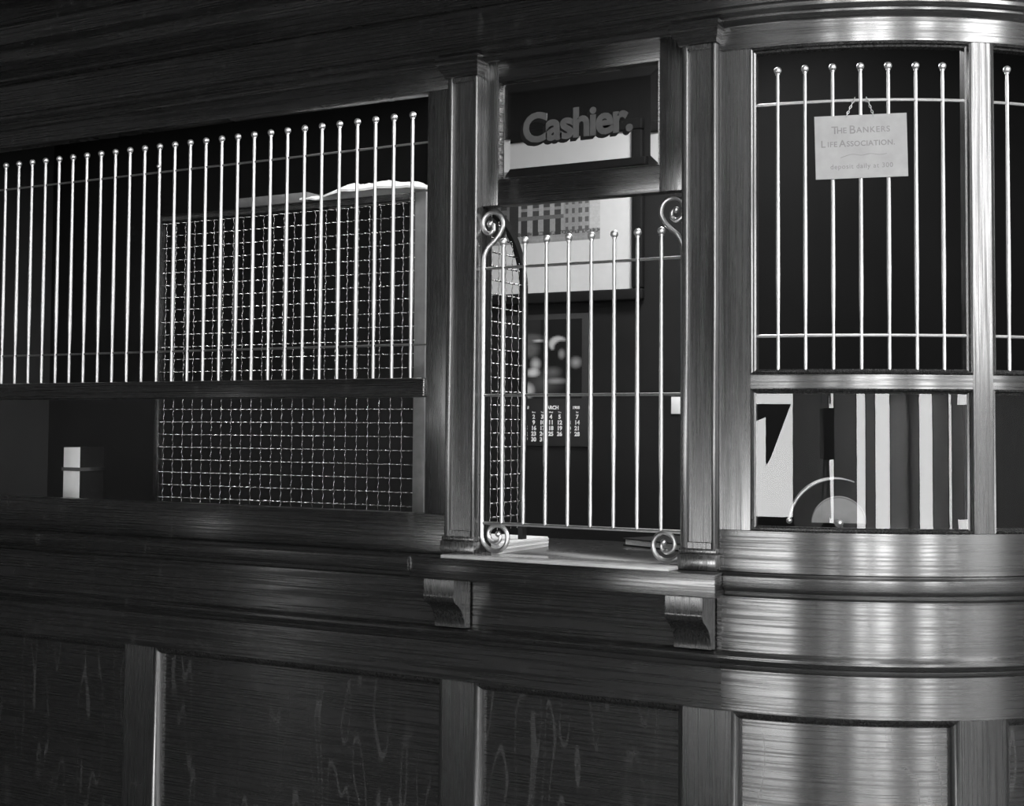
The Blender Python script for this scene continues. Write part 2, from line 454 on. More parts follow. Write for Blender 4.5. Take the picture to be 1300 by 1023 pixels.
pilaster(*PIL_L, 'oak pilaster with a sunk panel between the left barred window and cashier grille')
pilaster(*PIL_R, 'oak pilaster with a sunk panel between the cashier grille and curved corner')
# jamb linings behind the pilasters
# ================================================================== cashier sign
cs = thing('cashier_sign', (-1.51, 0, 1.974), 'framed cut-edged glass sign lettered Cashier above the scrolled grille', 'sign')
gx0, gx1, gz0, gz1 = -1.734, -1.298, 2.036, 2.284
yf = -.004
MB().box(PIL_L[1]-.002, gx0, yf, .035, 1.974, 2.34, .0012).build('frame_stile', WV, cs)
MB().box(gx1, PIL_R[0]+.002, yf, .035, 1.974, 2.34, .0012).build('frame_stile', WV, cs)
MB().box(gx0-.0005, gx1+.0005, yf, .035, 1.974, gz0, .0012).build('frame_rail', WH, cs)
MB().box(gx0-.0005, gx1+.0005, yf, .035, gz1, 2.34, .0012).build('frame_rail', WH, cs)
MB().recess(sx(gx0), sx(gx1), gz0, gz1, .006, 0, 0, [(0, .003), (.003, .005), (.006, -.004), (.0061, -.012)]).build('frame_bead', WH, cs)
def bevel_pane(x0, x1, z0, z1, w, yb, yc0, yc1):
    # back face flat at yb, border face at yc0, raised centre at yc1 (towards the lobby)
    o = [(x0,z0),(x1,z0),(x1,z1),(x0,z1)]; i = [(x0+w,z0+w),(x1-w,z0+w),(x1-w,z1-w),(x0+w,z1-w)]
    vs = [(x,yb,z) for x,z in o] + [(x,yc0,z) for x,z in o] + [(x,yc1,z) for x,z in i]
    fs = [(0,1,2,3),(8,9,10,11)]
    for k in range(4):
        j=(k+1)%4; fs += [(k,j,4+j,4+k),(4+k,4+j,8+j,8+k)]
    return MB().add(vs, fs)
bevel_pane(gx0+.002, gx1-.002, gz0+.002, gz1-.002, .026, .016, .0125, .008).build('glass_pane', BGLASS, cs, 1)
fm = lambda dx, dz, y: frame_mat((-1.519 + dx, y, 2.158 + dz), (1, 0, .012))
M0 = fm(0, 0, .0045)
vs, fs = text('Cashier.', .0985, M0, bold=.0034, extrude=.0006, spacing=.92)
LT = MB().add(vs, fs)
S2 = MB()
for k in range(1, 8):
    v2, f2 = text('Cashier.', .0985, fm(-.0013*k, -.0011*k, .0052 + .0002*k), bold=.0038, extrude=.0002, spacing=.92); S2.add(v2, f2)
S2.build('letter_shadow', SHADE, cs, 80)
lt = LT.build('lettering', LETTER, cs, 80); lt['label'] = 'grey letters reading Cashier.'

# ================================================================== curved screen
cv = thing('curved_screen', (-.9, .05, Z_LEDGE), 'rounded oak screen frame at the right corner, bars above and cut-edged glass below', 'screen')
A0, A1, B0, B1 = 5.0, 38.0, 41.3, 74.3     # the two openings (degrees round the corner)
FF = .012
MB().board(sx(-1.147), sa(90), -.035, FF, Z_LEDGE, Z_GLASS - .006).build('bottom_rail', WH, cv)
MB().board(sx(-1.147), sa(90), -.035, FF-.0005, Z_OPEN, 2.338).build('top_rail', WH, cv)
for a, b in ((0, A0-.05), (A1+.05, B0-.05), (B1+.05, 90)):
    MB().board(sa(a), sa(b), -.018, FF-.001, Z_GLASS-.007, Z_OPEN+.001, .0003).build('stile', WV, cv)
for a, b in ((A0, A1), (B0, B1)):
    MB().board(sa(a)-.001, sa(b)+.001, -.03, FF-.0015, Z_MID0+.012, Z_MID1-.002).build('middle_rail', WH, cv)
    MB().recess(sa(a)-.001, sa(b)+.001, Z_MID1-.003, Z_OPEN+.001, .0115, 0, 0, [(0, FF), (.003, FF+.003), (.006, FF+.001), (.0075, FF-.007), (.0115, FF-.009), (.0116, -.02)]).build('opening_moulding', WV, cv)
    MB().recess(sa(a)-.001, sa(b)+.001, Z_GLASS-.007, Z_MID0+.013, .010, 0, 0, [(0, FF), (.003, FF+.002), (.005, FF-.003), (.006, FF-.010), (.010, FF-.013), (.0101, -.015)]).build('sash_moulding', WV, cv)
    # bevelled curved pane
    mb = MB(); s0, s1, z0, z1 = sa(a)+.006, sa(b)-.006, Z_GLASS, Z_MID0+.004
    w = .024; n = 40
    ss = [s0] + [s0 + w + (s1 - s0 - 2*w)*k/n for k in range(n+1)] + [s1]
    zz = [z0, z0+w, z1-w, z1]
    o = 0; rowlen = len(zz)
    for i, q in enumerate(ss):
        for j, z in enumerate(zz):
            edge = i in (0, len(ss)-1) or j in (0, 3)
            p = path(q, -.0008 if edge else -.0027); p.z = z; mb.v.append(p)
    for i, q in enumerate(ss):
        for j, z in enumerate(zz):
            p = path(q, -.0095); p.z = z; mb.v.append(p)
    T = len(ss)*4
    for i in range(len(ss)-1):
        for j in range(3):
            mb.f.append((i*4+j, (i+1)*4+j, (i+1)*4+j+1, i*4+j+1)); mb.f.append((T+i*4+j, T+i*4+j+1, T+(i+1)*4+j+1, T+(i+1)*4+j))
        for j in (0, 3): mb.f.append((i*4+j, (i+1)*4+j, T+(i+1)*4+j, T+i*4+j))
    for i in (0, len(ss)-1):
        for j in range(3): mb.f.append((i*4+j, i*4+j+1, T+i*4+j+1, T+i*4+j))
    mb.build('glass_pane', GLASS, cv, 1.3)
def curved_grille(a0, first, label, n=7):
    g = thing('curved_bar_grille', tuple(path(sa(a0 + 16.4))) [:2] + (Z_MID1,), label, 'grille')
    sp = [tuple(path(sa(first + 4.14*k)))[:2] for k in range(n)]
    make_bars(g, sp, Z_MID1 - .002, 2.221, 2.2285, 4, .0086, .0045)
    for z in (2.1525, 1.630):
        MB().tube([tuple(path(sa(a0 + 33.0*k/40))) [:2] + (z,) for k in range(41)], .0036, 8).build('cross_rail', BRASS, g)
curved_grille(A0, 9.05, 'curved grille of seven ball-topped bars with a plate hung on it')
curved_grille(B0, 44.5, 'curved grille past the narrow stile at the right edge, cut by the frame')

# ================================================================== cornice
co = thing('cornice', (-1.6, -.05, 2.335), 'dark moulded oak cornice running along the top and round the corner', 'cornice')
S1 = S_END + .25
MB().sweep([(-.03,2.336),(.016,2.336),(.024,2.341),(.030,2.347),(.030,2.352),(.040,2.354),(.046,2.360),(.046,2.368),(.040,2.374),(.034,2.376),(-.03,2.376)], sx(XL), S1).build('bead_moulding', WH, co)
MB().board(sx(XL), S1, -.03, .036, 2.375, 2.47).build('frieze', WH, co)
MB().sweep([(-.03,2.47),(.05,2.47),(.056,2.476),(.056,2.484),(.064,2.488),(.075,2.505),(.095,2.522),(.12,2.532),(.13,2.536),(.13,2.545),(-.03,2.545)], sx(XL), S1).build('bed_moulding', WH, co)
MB().sweep([(-.03,2.545),(.16,2.545),(.165,2.55),(.165,2.60),(.175,2.605),(.19,2.63),(.22,2.66),(.24,2.67),(.24,2.69),(-.03,2.69)], sx(XL), S1).build('crown_moulding', WH, co)

# ================================================================== inside the office
OC = MB().box(XL, X0+R-.04, .04, 2.0, 2.69, 2.75).build('ceiling_office', OCEIL); struct(OC)
Yb = 1.11
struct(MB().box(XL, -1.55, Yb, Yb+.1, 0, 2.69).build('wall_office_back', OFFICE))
struct(MB().box(-1.55, X0+R, Yb-.02, Yb+.1, 0, 2.69).build('wall_office_shaded', OFFICE_SHADE))  # same back wall; shade behind the curved bars is put into its colour
struct(MB().box(X0+R-.06, X0+R-.035, R+.0, Yb, 0, 2.69).build('wall_office_right', OFFICE))
LW = (-3.05, -2.45, .80, .92)              # low lit pane added in the left wall for the rail's soft highlight
struct(MB().box(XL-.1, XL, -7., LW[0], 0, 7.).box(XL-.1, XL, LW[1], -.06, 0, 7.).box(XL-.1, XL, LW[0], LW[1], 0, LW[2]).box(XL-.1, XL, LW[0], LW[1], LW[3], 7.).build('wall_left', LOBBY_D))
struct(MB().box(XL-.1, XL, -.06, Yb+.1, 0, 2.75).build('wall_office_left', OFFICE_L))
wt = thing('office_worktop', (-2.6, .3, 1.04), 'brown wooden worktop behind the cashier grille, carrying papers and a book', 'worktop')
MB().box(-4.1, -.95, .06, .62, 1.06, Z_LEDGE, .003).build('top_board', DARKWOOD, wt)
MB().box(-4.1, -1.16, .07, .09, .0, 1.06).build('front_board', DARKWOOD, wt)
MB().box(-4.1, -4.07, .06, .6, 0, 1.06).build('end_board', DARKWOOD, wt)
MB().box(-.98, -.95, .10, .6, 0, 1.06).build('end_board', DARKWOOD, wt)

# woven wire cage front
ws = thing('wire_screen', (-2.7, .35, Z_LEDGE), 'tall woven wire screen in a wooden frame standing behind the left bars', 'screen')
wx0, wx1, wy = -3.207, -2.176, .35
MB().box(wx0, wx0+.018, wy, wy+.022, Z_LEDGE, 2.098, .002).build('frame_post', WV, ws)
pale = plain('pale_post', .26, .45)
MB().box(wx1-.039, wx1, wy, wy+.024, Z_LEDGE, 2.098, .003).build('frame_post', pale, ws)
MB().box(wx0+.018, wx1-.039, wy, wy+.022, 2.078, 2.098, .002).build('top_rail', WH, ws)
MB().box(wx0+.018, wx1-.039, wy, wy+.022, Z_LEDGE, 1.125, .002).build('bottom_rail', WH, ws)
def weave(p0, ux, uz, w, h, pitch, r, crimp, amp, nrm, curve=None, j=0.):
    p0, ux, uz, nrm = Vector(p0), Vector(ux), Vector(uz), Vector(nrm); mb = MB()
    rnd = random.Random(5)
    for k in range(int(h/pitch) + 1):                       # horizontal wires
        z = h - k*pitch; w1 = w
        if z < 0: break
        if curve: w1 = curve(z)
        if w1 < .01: continue
        n = max(4, int(w1/crimp*8)); ph = (k % 2)*PI + rnd.uniform(-.4, .4)
        mb.tube([p0 + ux*(w1*i/n) + uz*(z + j*rnd.uniform(-1,1)) + nrm*(amp*math.sin(2*PI*(w1*i/n)/crimp + ph)) for i in range(n+1)], r, 5, False)
    for k in range(1, int(w/pitch) + 1):                    # vertical wires
        x = k*pitch - pitch*.5
        top = h
        if curve:
            while top > 0 and curve(top) < x: top -= .004
        n = max(4, int(top/crimp*6)); ph = (k % 2)*PI + rnd.uniform(-.4, .4)
        mb.tube([p0 + ux*(x + .0005*math.sin(2*PI*(top*i/n)/crimp*.75 + ph)) + uz*(top*i/n) + nrm*(-amp*.35*math.sin(2*PI*(top*i/n)/crimp + ph)) for i in range(n+1)], r*.62, 5, False)
    return mb
weave((wx0+.012, wy+.010, 1.12), (1,0,0), (0,0,1), wx1-wx0-.045, .95, .0398, .0020, .0265, .0055, (0,-1,0), j=.0006).build('wire_mesh', WIRE, ws, 180, recalc=False)
# side wing of wire mesh by the cashier window
ww = thing('wire_wing', (-1.79, .1, Z_LEDGE), 'narrow wire mesh wing with a curved top, standing behind the left side of the grille', 'screen')
def wing_w(z):                                              # depth of the wing at a height above 1.16
    zz = z + 1.16
    return .222 if zz <= 1.78 else .222*math.sqrt(max(0., 1 - ((zz-1.78)/.20)**2))
weave((-1.79, .012, 1.16), (0,1,0), (0,0,1), .222, .815, .0355, .0019, .024, .0030, (1,0,0), wing_w).build('wire_mesh', WIRE2, ww, 180, recalc=False)
fr = [(-1.79, .234, Z_LEDGE), (-1.79, .234, 1.5), (-1.79, .234, 1.78)] + [(-1.79, .012 + .222*math.cos(a), 1.78 + .20*math.sin(a)) for a in [PI/2*k/16 for k in range(1, 17)]] + [(-1.79, .012, Z_LEDGE)]
mb = MB(); 
for i in range(len(fr)):
    y, z = fr[i][1], fr[i][2]
for i in range(len(fr)-1):
    a, b = Vector(fr[i]), Vector(fr[i+1]); t = (b-a).normalized(); nn = Vector((0, t.z, -t.y))
    wd = .011
    vs = []
    for p in (a, b):
        for dx, dn in ((-.007,-wd),(.007,-wd),(.007,wd),(-.007,wd)): vs.append(p + Vector((dx,0,0)) + nn*dn)
    mb.add(vs, [(0,1,5,4),(1,2,6,5),(2,3,7,6),(3,0,4,7),(0,1,2,3),(7,6,5,4)])
mb.build('frame', IRON, ww, 40)

# things on top of the cage
bx = MB().box(-2.880, -2.600, wy-.004, wy+.10, 2.0985, 2.128, .002).build('flat_box', CARD, at=(-2.74, wy+.05, 2.0985))
tag(bx, 'flat grey box lying along the top of the wire screen, left of the crumpled paper', 'box')
prof = [(-2.622,.020),(-2.59,.020),(-2.553,.004),(-2.53,.024),(-2.50,.042),(-2.466,.052),(-2.43,.044),(-2.39,.046),(-2.34,.049),(-2.29,.042),(-2.25,.037),(-2.233,.036),(-2.20,.024),(-2.172,.016)]
pp = spline([(x,h,0) for x,h in prof], 4); mb = MB(); nv = 9; rnd = random.Random(3)
zb0 = 2.0985
off = lambda x: .030 if x < -2.58 else 0.
for li, lay in enumerate((0., .0)):
    for p in pp:
        for j in range(nv):
            v = j/(nv-1); bump = (math.sin(PI*min(1, .12+v*.95)))**.7
            z = zb0 + (0.0006 if li == 0 else -.0) + p.y*(bump if li == 0 else bump*.9) + (rnd.uniform(-.0025,.0025) if li == 0 and 0<j<nv-1 else 0)
            if li == 1: z = max(zb0+.0001, z-.004)
            mb.v.append(Vector((p.x + .006*math.sin(7*v), wy - .012 + .15*v + .004*math.sin(p.x*60), z)))
M_ = len(pp)*nv
for i in range(len(pp)-1):
    for j in range(nv-1):
        a = i*nv+j; mb.f += [(a, a+nv, a+nv+1, a+1), (M_+a, M_+a+1, M_+a+nv+1, M_+a+nv)]
for i in range(len(pp)-1):
    for j in (0, nv-1): a = i*nv+j; mb.f.append((a, a+nv, M_+a+nv, M_+a))
for i in (0, len(pp)-1):
    for j in range(nv-1): a = i*nv+j; mb.f.append((a, a+1, M_+a+1, M_+a))
cp = mb.build('crumpled_paper', PAPER, sharp=14, at=(-2.4, wy+.05, zb0)); tag(cp, 'crumpled white paper heaped on top of the wire screen', 'paper')

# strapped bundle at the far left
bu = thing('paper_bundle', (-3.325, .165, Z_LEDGE), 'upright white bundle held by a dark strap behind the far left glass', 'bundle')
MB().box(-3.360, -3.291, .118, .214, Z_LEDGE+.0005, 1.352, .001).build('pages', PAPER, bu)
MB().box(-3.291, -3.2875, .1195, .216, Z_LEDGE+.0005, 1.354, .0008).box(-3.3635, -3.360, .1195, .216, Z_LEDGE+.0005, 1.354, .0008).build('cover', DARKGREY, bu)
zs = 1.279
MB().box(-3.3655, -3.2855, .1155, .118, zs, zs+.011).box(-3.2875, -3.2855, .118, .218, zs, zs+.011).box(-3.3655, -3.3635, .118, .218, zs, zs+.011).box(-3.3655, -3.2855, .216, .218, zs, zs+.011).build('strap', STRAPC, bu)

# paper stack and book on the worktop
ps = MB()
rnd = random.Random(9)
for k in range(9):
    z = Z_LEDGE + .0005 + k*.003; a, b = rnd.uniform(-.002,.002), rnd.uniform(-.003,.003)
    ps.box(-1.985+a, -1.774+a, .085+b, .352+b, z, z+.0028)
o = ps.build('paper_stack', PAPER, at=(-1.88, .22, Z_LEDGE)); tag(o, 'stack of white paper on the worktop behind the left scroll foot', 'paper')
bk = thing('book', (-1.44, .48, Z_LEDGE), 'closed dark book showing white page edges behind the right scroll foot', 'book')
rt = Matrix.Rotation(RAD(-24), 3, 'Z'); pv = (-1.44, .50, 0)
MB().box(-1.595, -1.30, .425, .60, Z_LEDGE+.004, Z_LEDGE+.018, 0, rt, pv).build('pages', PAGES, bk)
MB().box(-1.60, -1.295, .420, .605, Z_LEDGE+.018, Z_LEDGE+.0215, .001, rt, pv).box(-1.60, -1.295, .420, .605, Z_LEDGE+.0005, Z_LEDGE+.004, .001, rt, pv).box(-1.60, -1.295, .600, .605, Z_LEDGE+.004, Z_LEDGE+.018, 0, rt, pv).build('cover', BLACK, bk)

# framed photograph of a building
def painted(name, x0, x1, z0, z1, y, nx, nz, fn, parent):
    mb = MB()
    for j in range(nz+1):
        for i in range(nx+1): mb.v.append(Vector((x0+(x1-x0)*i/nx, y, z0+(z1-z0)*j/nz)))
    for j in range(nz):
        for i in range(nx):
            a = j*(nx+1)+i; mb.f.append((a, a+1, a+nx+2, a+nx+1))
    off = ORG[parent.name]; me = bpy.data.meshes.new(name); me.from_pydata([p-off for p in mb.v], [], mb.f)
    at = me.attributes.new('print', 'FLOAT_COLOR', 'CORNER')
    k = 0
    for p in me.polygons:
        c = sum((me.vertices[i].co for i in p.vertices), Vector())/4 + off
        g = fn((c.x-x0)/(x1-x0), (c.z-z0)/(z1-z0))
        for _ in p.loop_indices: at.data[k].color = (g, g, g, 1); k += 1
    me.materials.append(PRINT)
    o = bpy.data.objects.new(name, me); COL.objects.link(o); o.parent = parent; ORG[o.name] = off; return o
fp = thing('framed_picture', (-2.24, Yb-.02, 1.84), 'dark framed picture of a stone building in a wide white mat on the office wall', 'picture')
px0, px1, pz0, pz1 = -2.62, -1.866, 1.871, 2.384
for a in ((px0-.035, px1+.037, pz0-.037, pz0), (px0-.035, px1+.037, pz1, pz1+.037)):
    MB().box(a[0], a[1], Yb-.028, Yb-.001, a[2], a[3], .006).build('frame', FRAME, fp)
for a in ((px0-.035, px0), (px1, px1+.037)):
    MB().box(a[0], a[1], Yb-.028, Yb-.001, pz0, pz1, .006).build('frame', FRAME, fp)
MB().box(px0, px1, Yb-.012, Yb-.002, pz0, pz1).build('mat', MAT_BOARD, fp)
def building(u, v):
    rn = random.Random(int(u*95)*131 + int(v*50)); t = .92 + .16*rn.random()
    sky = .52 if u > .86 else .45
    if v < .10: return (.30 - .8*abs(v-.05))*t                                     # street
    g = sky
    def win(u, v, x0, x1, nx, z0, z1, nz, wall, dark, fx=.5, fz=.6):
        a = (u-x0)/(x1-x0)*nx; b = (v-z0)/(z1-z0)*nz
        return dark if abs(a % 1 - .5) < fx/2 and abs(b % 1 - .5) < fz/2 else wall
    if u < .34:                                                                    # left building
        g = win(u, v, 0, .34, 4, .1, 1, 5, .17, .05)
        if .18 < u < .3 and .1 < v < .38: g = .025
    elif u < .41: g = .04                                                          # gap
    elif u < .74:                                                                  # stone front with columns
        a = (u-.41)/.33*4
        g = .38
        if v > .92: g = .26
        elif v > .85: g = .09
        elif v > .38:
            g = .42 if abs(a % 1 - .5) > .28 else (.07 if abs(v % .24 - .12) < .10 else .28)
        elif v > .33: g = .16
        else: g = .36 if abs(a % 1 - .5) > .26 else .05
    elif u < .93:
        g = win(u, v, .74, .93, 4, .1, 1, 7, .33, .12)
        if v > .97: g = .3
    if v < .16: g = min(g, .12 if rn.random() < .6 else .3)                         # people and carts in the street
    return max(.01, g*t*(.78 if u < .86 else .95))
painted('photograph', -2.50, -1.985, 2.040, 2.275, Yb-.0125, 150, 70, building, fp)

# calendar
ca = thing('calendar', (-2.19, Yb-.01, 1.36), 'dark wall calendar for March 1908 with a portrait, under the framed picture', 'calendar')
MB().box(-2.345, -2.030, Yb-.006, Yb, 1.362, 1.800, .001).build('backing', CALB, ca)
def portrait(u, v):
    # a plain soft-focus portrait: pale hat brim, face in half light, light ruffles and a hand
    def el(cx, cy, rx, ry, soft=.25):
        d = math.hypot((u-cx)/rx, (v-cy)/ry); return max(0., min(1., (1-d)/soft))
    g = .008 + .012*(u < .45)*(v > .62)
    g += .10*el(.30, .62, .16, .13, .6)
    g += .07*el(.30, .77, .22, .07, .5)
    g += .45*el(.42, .735, .10, .025, .8)
    g += .50*max(0., el(.68, .69, .14, .11, .3) - el(.74, .63, .14, .12, .3))
    g += .22*el(.73, .56, .06, .08, .7)
    g += .30*el(.92, .45, .10, .09, .9)
    g += .42*el(.38, .44, .09, .10, .8)
    g += .55*el(.34, .33, .12, .07, .7)
    g += .45*el(.28, .10, .11, .12, .7)
    g += .22*el(.66, .22, .18, .05, .8)
    g += .10*el(.62, .34, .14, .08, .9)
    g += .06*el(.5, .2, .3, .2, .9)
    return max(.008, min(.75, g))
painted('portrait_print', -2.33, -2.052, 1.520, 1.782, Yb-.0065, 56, 56, portrait, ca)
DT = MB()
def ctext(t, x, z, size, bold=.0006):
    v, f = text(t, size, frame_mat((x, Yb-.0075, z), (1,0,0)), bold=bold, extrude=.0002); DT.add(v, f)
ctext('1908', -2.262, 1.489, .0135, .0004); ctext('MARCH', -2.165, 1.489, .0165, .0006); ctext('1908', -2.072, 1.489, .0135, .0004)
cw = (2.262-2.068)/6
for i, d in enumerate(('Sun','Mon','Tue','Wed','Thu','Fri','Sat')): ctext(d, -2.262 + cw*i, 1.474, .0075, .0001)
for n in range(1, 32):
    i, j = (n-1) % 7, (n-1)//7; ctext(str(n), -2.262 + cw*i, 1.4585 - j*.0188, .0190, .0008)
DT.build('date_sheet', NUM, ca, 80)
tg = MB().box(-1.737, -1.695, Yb-.004, Yb, 1.469, 1.523, .0005).build('wall_card', PAPER, at=(-1.716, Yb-.003, 1.47)); tag(tg, 'small white card fixed to the dark office wall, right of the calendar', 'card')

# hanging plate on the curved grille
th = 21.45
ctr = path(sa(th), .0075); tdir = Vector((math.cos(RAD(th)), math.sin(RAD(th)), .022)).normalized(); ndir = Vector((math.sin(RAD(th)), -math.cos(RAD(th)), 0))
hp = thing('hanging_plate', (ctr.x, ctr.y, 1.977), 'pale lettered plate hung by two short chains from the curved bars', 'sign')
zc = 2.0475; Wp, Hp = .199, .1405
upv = ndir.cross(tdir) * -1 if (ndir.cross(tdir)).z < 0 else ndir.cross(tdir)
O = Vector((ctr.x, ctr.y, zc))
def plate_pt(a, b, c): return O + tdir*a + upv*b + ndir*c
mb = MB(); hw, hh, t = Wp/2, Hp/2, .0022
vs = [plate_pt(a, b, c) for c in (0, t) for a, b in ((-hw,-hh),(hw,-hh),(hw,hh),(-hw,hh))]
mb.add(vs, [(0,1,2,3),(4,5,6,7),(0,1,5,4),(1,2,6,5),(2,3,7,6),(3,0,4,7)]).build('plate', PLATE, hp)
EM = MB()
def etext(t_, a, b, size, sp=1., bold=.0003):
    Mx = frame_mat(plate_pt(a, b, t+.0001), tdir, upv); v, f = text(t_, size, Mx, bold=bold, extrude=.0001, spacing=sp); EM.add(v, f)
etext('T', -.056, .037, .024); etext('HE', -.041, .036, .018); etext('B', -.018, .037, .026); etext('ANKERS', .027, .036, .018, 1.15)
etext('L', -.082, .007, .022); etext('IFE', -.062, .006, .0165, 1.1); etext('A', -.040, .007, .022); etext('SSOCIATION.', .021, .006, .0165, 1.06)
etext('deposit daily at 300', .0, -.044, .0150, 1.12, .0001)
fl = spline([plate_pt(x, z, t+.0001) for x, z in ((-.045,-.024),(-.02,-.017),(.0,-.020),(.02,-.017),(.04,-.020),(.055,-.018))], 5)
EM.tube(fl, .0005, 5)
EM.build('lettering', ETCH, hp, 80)
for sgn in (-1, 1):
    a = plate_pt(.0295*sgn - .001, hh-.003, .0035); p1 = path(sa(th + .85*sgn), .0055); b = Vector((p1.x, p1.y, 2.1575))
    ch = MB(); n = 7
    for k in range(n):
        c0 = a.lerp(b, (k+.5)/n); L = (b-a).length/n; d = (b-a).normalized(); sd = tdir if k % 2 else ndir
        ring = [c0 + d*(L*.62*math.sin(2*PI*q/12)) + sd*(.0022*math.cos(2*PI*q/12)) for q in range(13)]
        ch.tube(ring, .0008, 6, False)
    lp = [Vector((p1.x, p1.y, 0)) + Vector((0,0,2.1525)) - ndir*.0055 + (ndir*math.cos(q) + Vector((0,0,1))*math.sin(q))*.0052 for q in [2*PI*k/12 for k in range(13)]]
    ch.tube(lp, .0008, 6, False)
    ch.build('chain', STRAP, hp, 180, recalc=False)

# half-round dial behind the curved glass
ls = thing('letter_scale', (-.93, .19, Z_LEDGE), 'small half-round dial with a curved pointed arm standing behind the curved glass', 'scale')
dc = Vector((-.932, .19, 1.207))
tx = Vector((math.cos(RAD(16)), math.sin(RAD(16)), 0)); ny = Vector((math.sin(RAD(16)), -math.cos(RAD(16)), 0))
def dp(a, r, d): return dc + tx*(r*math.cos(a)) + Vector((0,0,r*math.sin(a))) + ny*d
mb = MB(); n = 40
fr_ = [dp(PI*k/n, .062, .002) for k in range(n+1)]; bk_ = [dp(PI*k/n, .062, -.002) for k in range(n+1)]
mb.add(fr_+bk_, [tuple(range(n+1)), tuple(range(2*n+1, n, -1))] + [(i, i+1, n+2+i, n+1+i) for i in range(n)] + [(n, 0, n+1, 2*n+1)])
mb.tube([dp(PI*k/n, .060, .003) for k in range(n+1)], .0022, 6)
mb.build('dial', DIALM, ls)
arm = [dp(RAD(a), .112 - .0001*(180-a), .012) for a in range(178, 66, -4)]
MB().tube(arm, [.0014 + .0034*math.sin(PI*min(1, (i+3)/len(arm))) for i in range(len(arm))], 8).build('curved_arm', STRAP, ls)
MB().ball(dp(0, 0, .006), .010).build('hub', BRASS, ls)
MB().lathe([(.05, 0), (.052, .006), (.046, .012), (.02, .018), (.010, .03), (.009, .105)], (dc.x, dc.y, Z_LEDGE+.0005), 24).build('base', IRON, ls)
MB().ball(dp(RAD(178), .112, .012), .007).ball(dp(RAD(190), .105, .012), .005).build('counterweight', BRASS, ls)

# ================================================================== lobby
YB, XR, ZC = -7.0, 6.0, 7.0
struct(MB().box(XL-.1, XR+.1, YB-.1, 2.0, -.1, 0).build('floor', FLOORM))
struct(MB().box(XL-.1, XR+.1, YB-.1, 2.0, ZC, ZC+.1).build('ceiling', CEILM))
wins = [(-3.4, -.42, .06, 3.0), (1.16, 1.44, .05, 5.6), (2.53, 3.08, .05, 6.6), (3.58, 4.58, .05, 6.6)]
mbl, mbd = MB(), MB()
xs = -3.6
mbd.box(XL, xs, YB-.1, YB, 0, ZC)
edges = [xs] + [q for w in wins for q in w[:2]] + [XR]
for a, b in zip(edges[0::2], edges[1::2]): mbl.box(a, b, YB-.1, YB, 0, ZC)
for a, b, z0, z1 in wins: mbl.box(a, b, YB-.1, YB, 0, z0).box(a, b, YB-.1, YB, z1, ZC)
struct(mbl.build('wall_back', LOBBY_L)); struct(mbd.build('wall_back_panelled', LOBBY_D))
nwin = 0
def window(mk_pane, mk_frame):
    global nwin
    nwin += 1
    w = mk_frame.build('window_%d' % nwin, DULL_DARK); struct(w)
    mk_pane.build('pane', SKYP, w)
for a, b, z0, z1 in wins:
    f = .03
    fm_ = MB().box(a, a+f, YB-.06, YB+.01, z0, z1).box(b-f, b, YB-.06, YB+.01, z0, z1).box(a+f, b-f, YB-.06, YB+.01, z0, z0+f).box(a+f, b-f, YB-.06, YB+.01, z1-f, z1)
    window(MB().box(a+f, b-f, YB-.04, YB-.03, z0+f, z1-f), fm_)
rw = [(-6.24, -5.2, .05, 6.6), (-4.22, -3.98, .05, 5.6), (-3.3, -1.5, 1.85, 6.6)]  # last one is added, high and unseen, to brighten the right side
mbr = MB(); ys = [YB] + [q for w in rw for q in w[:2]] + [2.0]
for a, b in zip(ys[0::2], ys[1::2]): mbr.box(XR, XR+.1, a, b, 0, ZC)
for a, b, z0, z1 in rw: mbr.box(XR, XR+.1, a, b, 0, z0).box(XR, XR+.1, a, b, z1, ZC)
struct(mbr.build('wall_right', LOBBY_L))
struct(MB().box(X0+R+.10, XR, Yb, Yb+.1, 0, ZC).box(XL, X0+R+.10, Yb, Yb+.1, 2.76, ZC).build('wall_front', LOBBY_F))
for a, b, z0, z1 in rw:
    f = .03
    fm_ = MB().box(XR-.01, XR+.06, a, a+f, z0, z1).box(XR-.01, XR+.06, b-f, b, z0, z1).box(XR-.01, XR+.06, a+f, b-f, z0, z0+f).box(XR-.01, XR+.06, a+f, b-f, z1-f, z1)
    window(MB().box(XR+.03, XR+.04, a+f, b-f, z0+f, z1-f), fm_)
a, b, z0, z1 = LW; f = .03
fm_ = MB().box(XL-.06, XL+.01, a, a+f, z0, z1).box(XL-.06, XL+.01, b-f, b, z0, z1).box(XL-.06, XL+.01, a+f, b-f, z0, z0+f).box(XL-.06, XL+.01, a+f, b-f, z1-f, z1)
window(MB().box(XL-.04, XL-.03, a+f, b-f, z0+f, z1-f), fm_)  # added pane, sized for the highlight on the rail
# dark sheet added over the first window for the slanted shade in its reflection
dr = MB(); n = 60
pl = [(-1.68, 2.6), (-1.62, 1.08), (-.45, 1.72), (-.45, 2.6)]
for i in range(n+1):
    u = i/n; x = -3.42 + 3.02*u; zb = .38 + 1.28*u; y = YB + .06 + .025*math.sin(u*56)
    for z in (zb, 3.05):
        dr.v += [Vector((x, y, z)), Vector((x, y+.006, z))]
for i in range(n):
    a = i*4; dr.f += [(a, a+4, a+6, a+2), (a+1, a+3, a+7, a+5), (a, a+1, a+5, a+4), (a+2, a+6, a+7, a+3)]
dr.f += [(0, 2, 3, 1), (n*4, n*4+1, n*4+3, n*4+2)]
o = dr.build('shade_sheet', DULL_DARK, at=(-1.9, YB+.06, 3.05)); tag(o, 'dark sheet added across the tall lobby window for the slanted shade mirrored in the curved glass', 'shade_sheet')
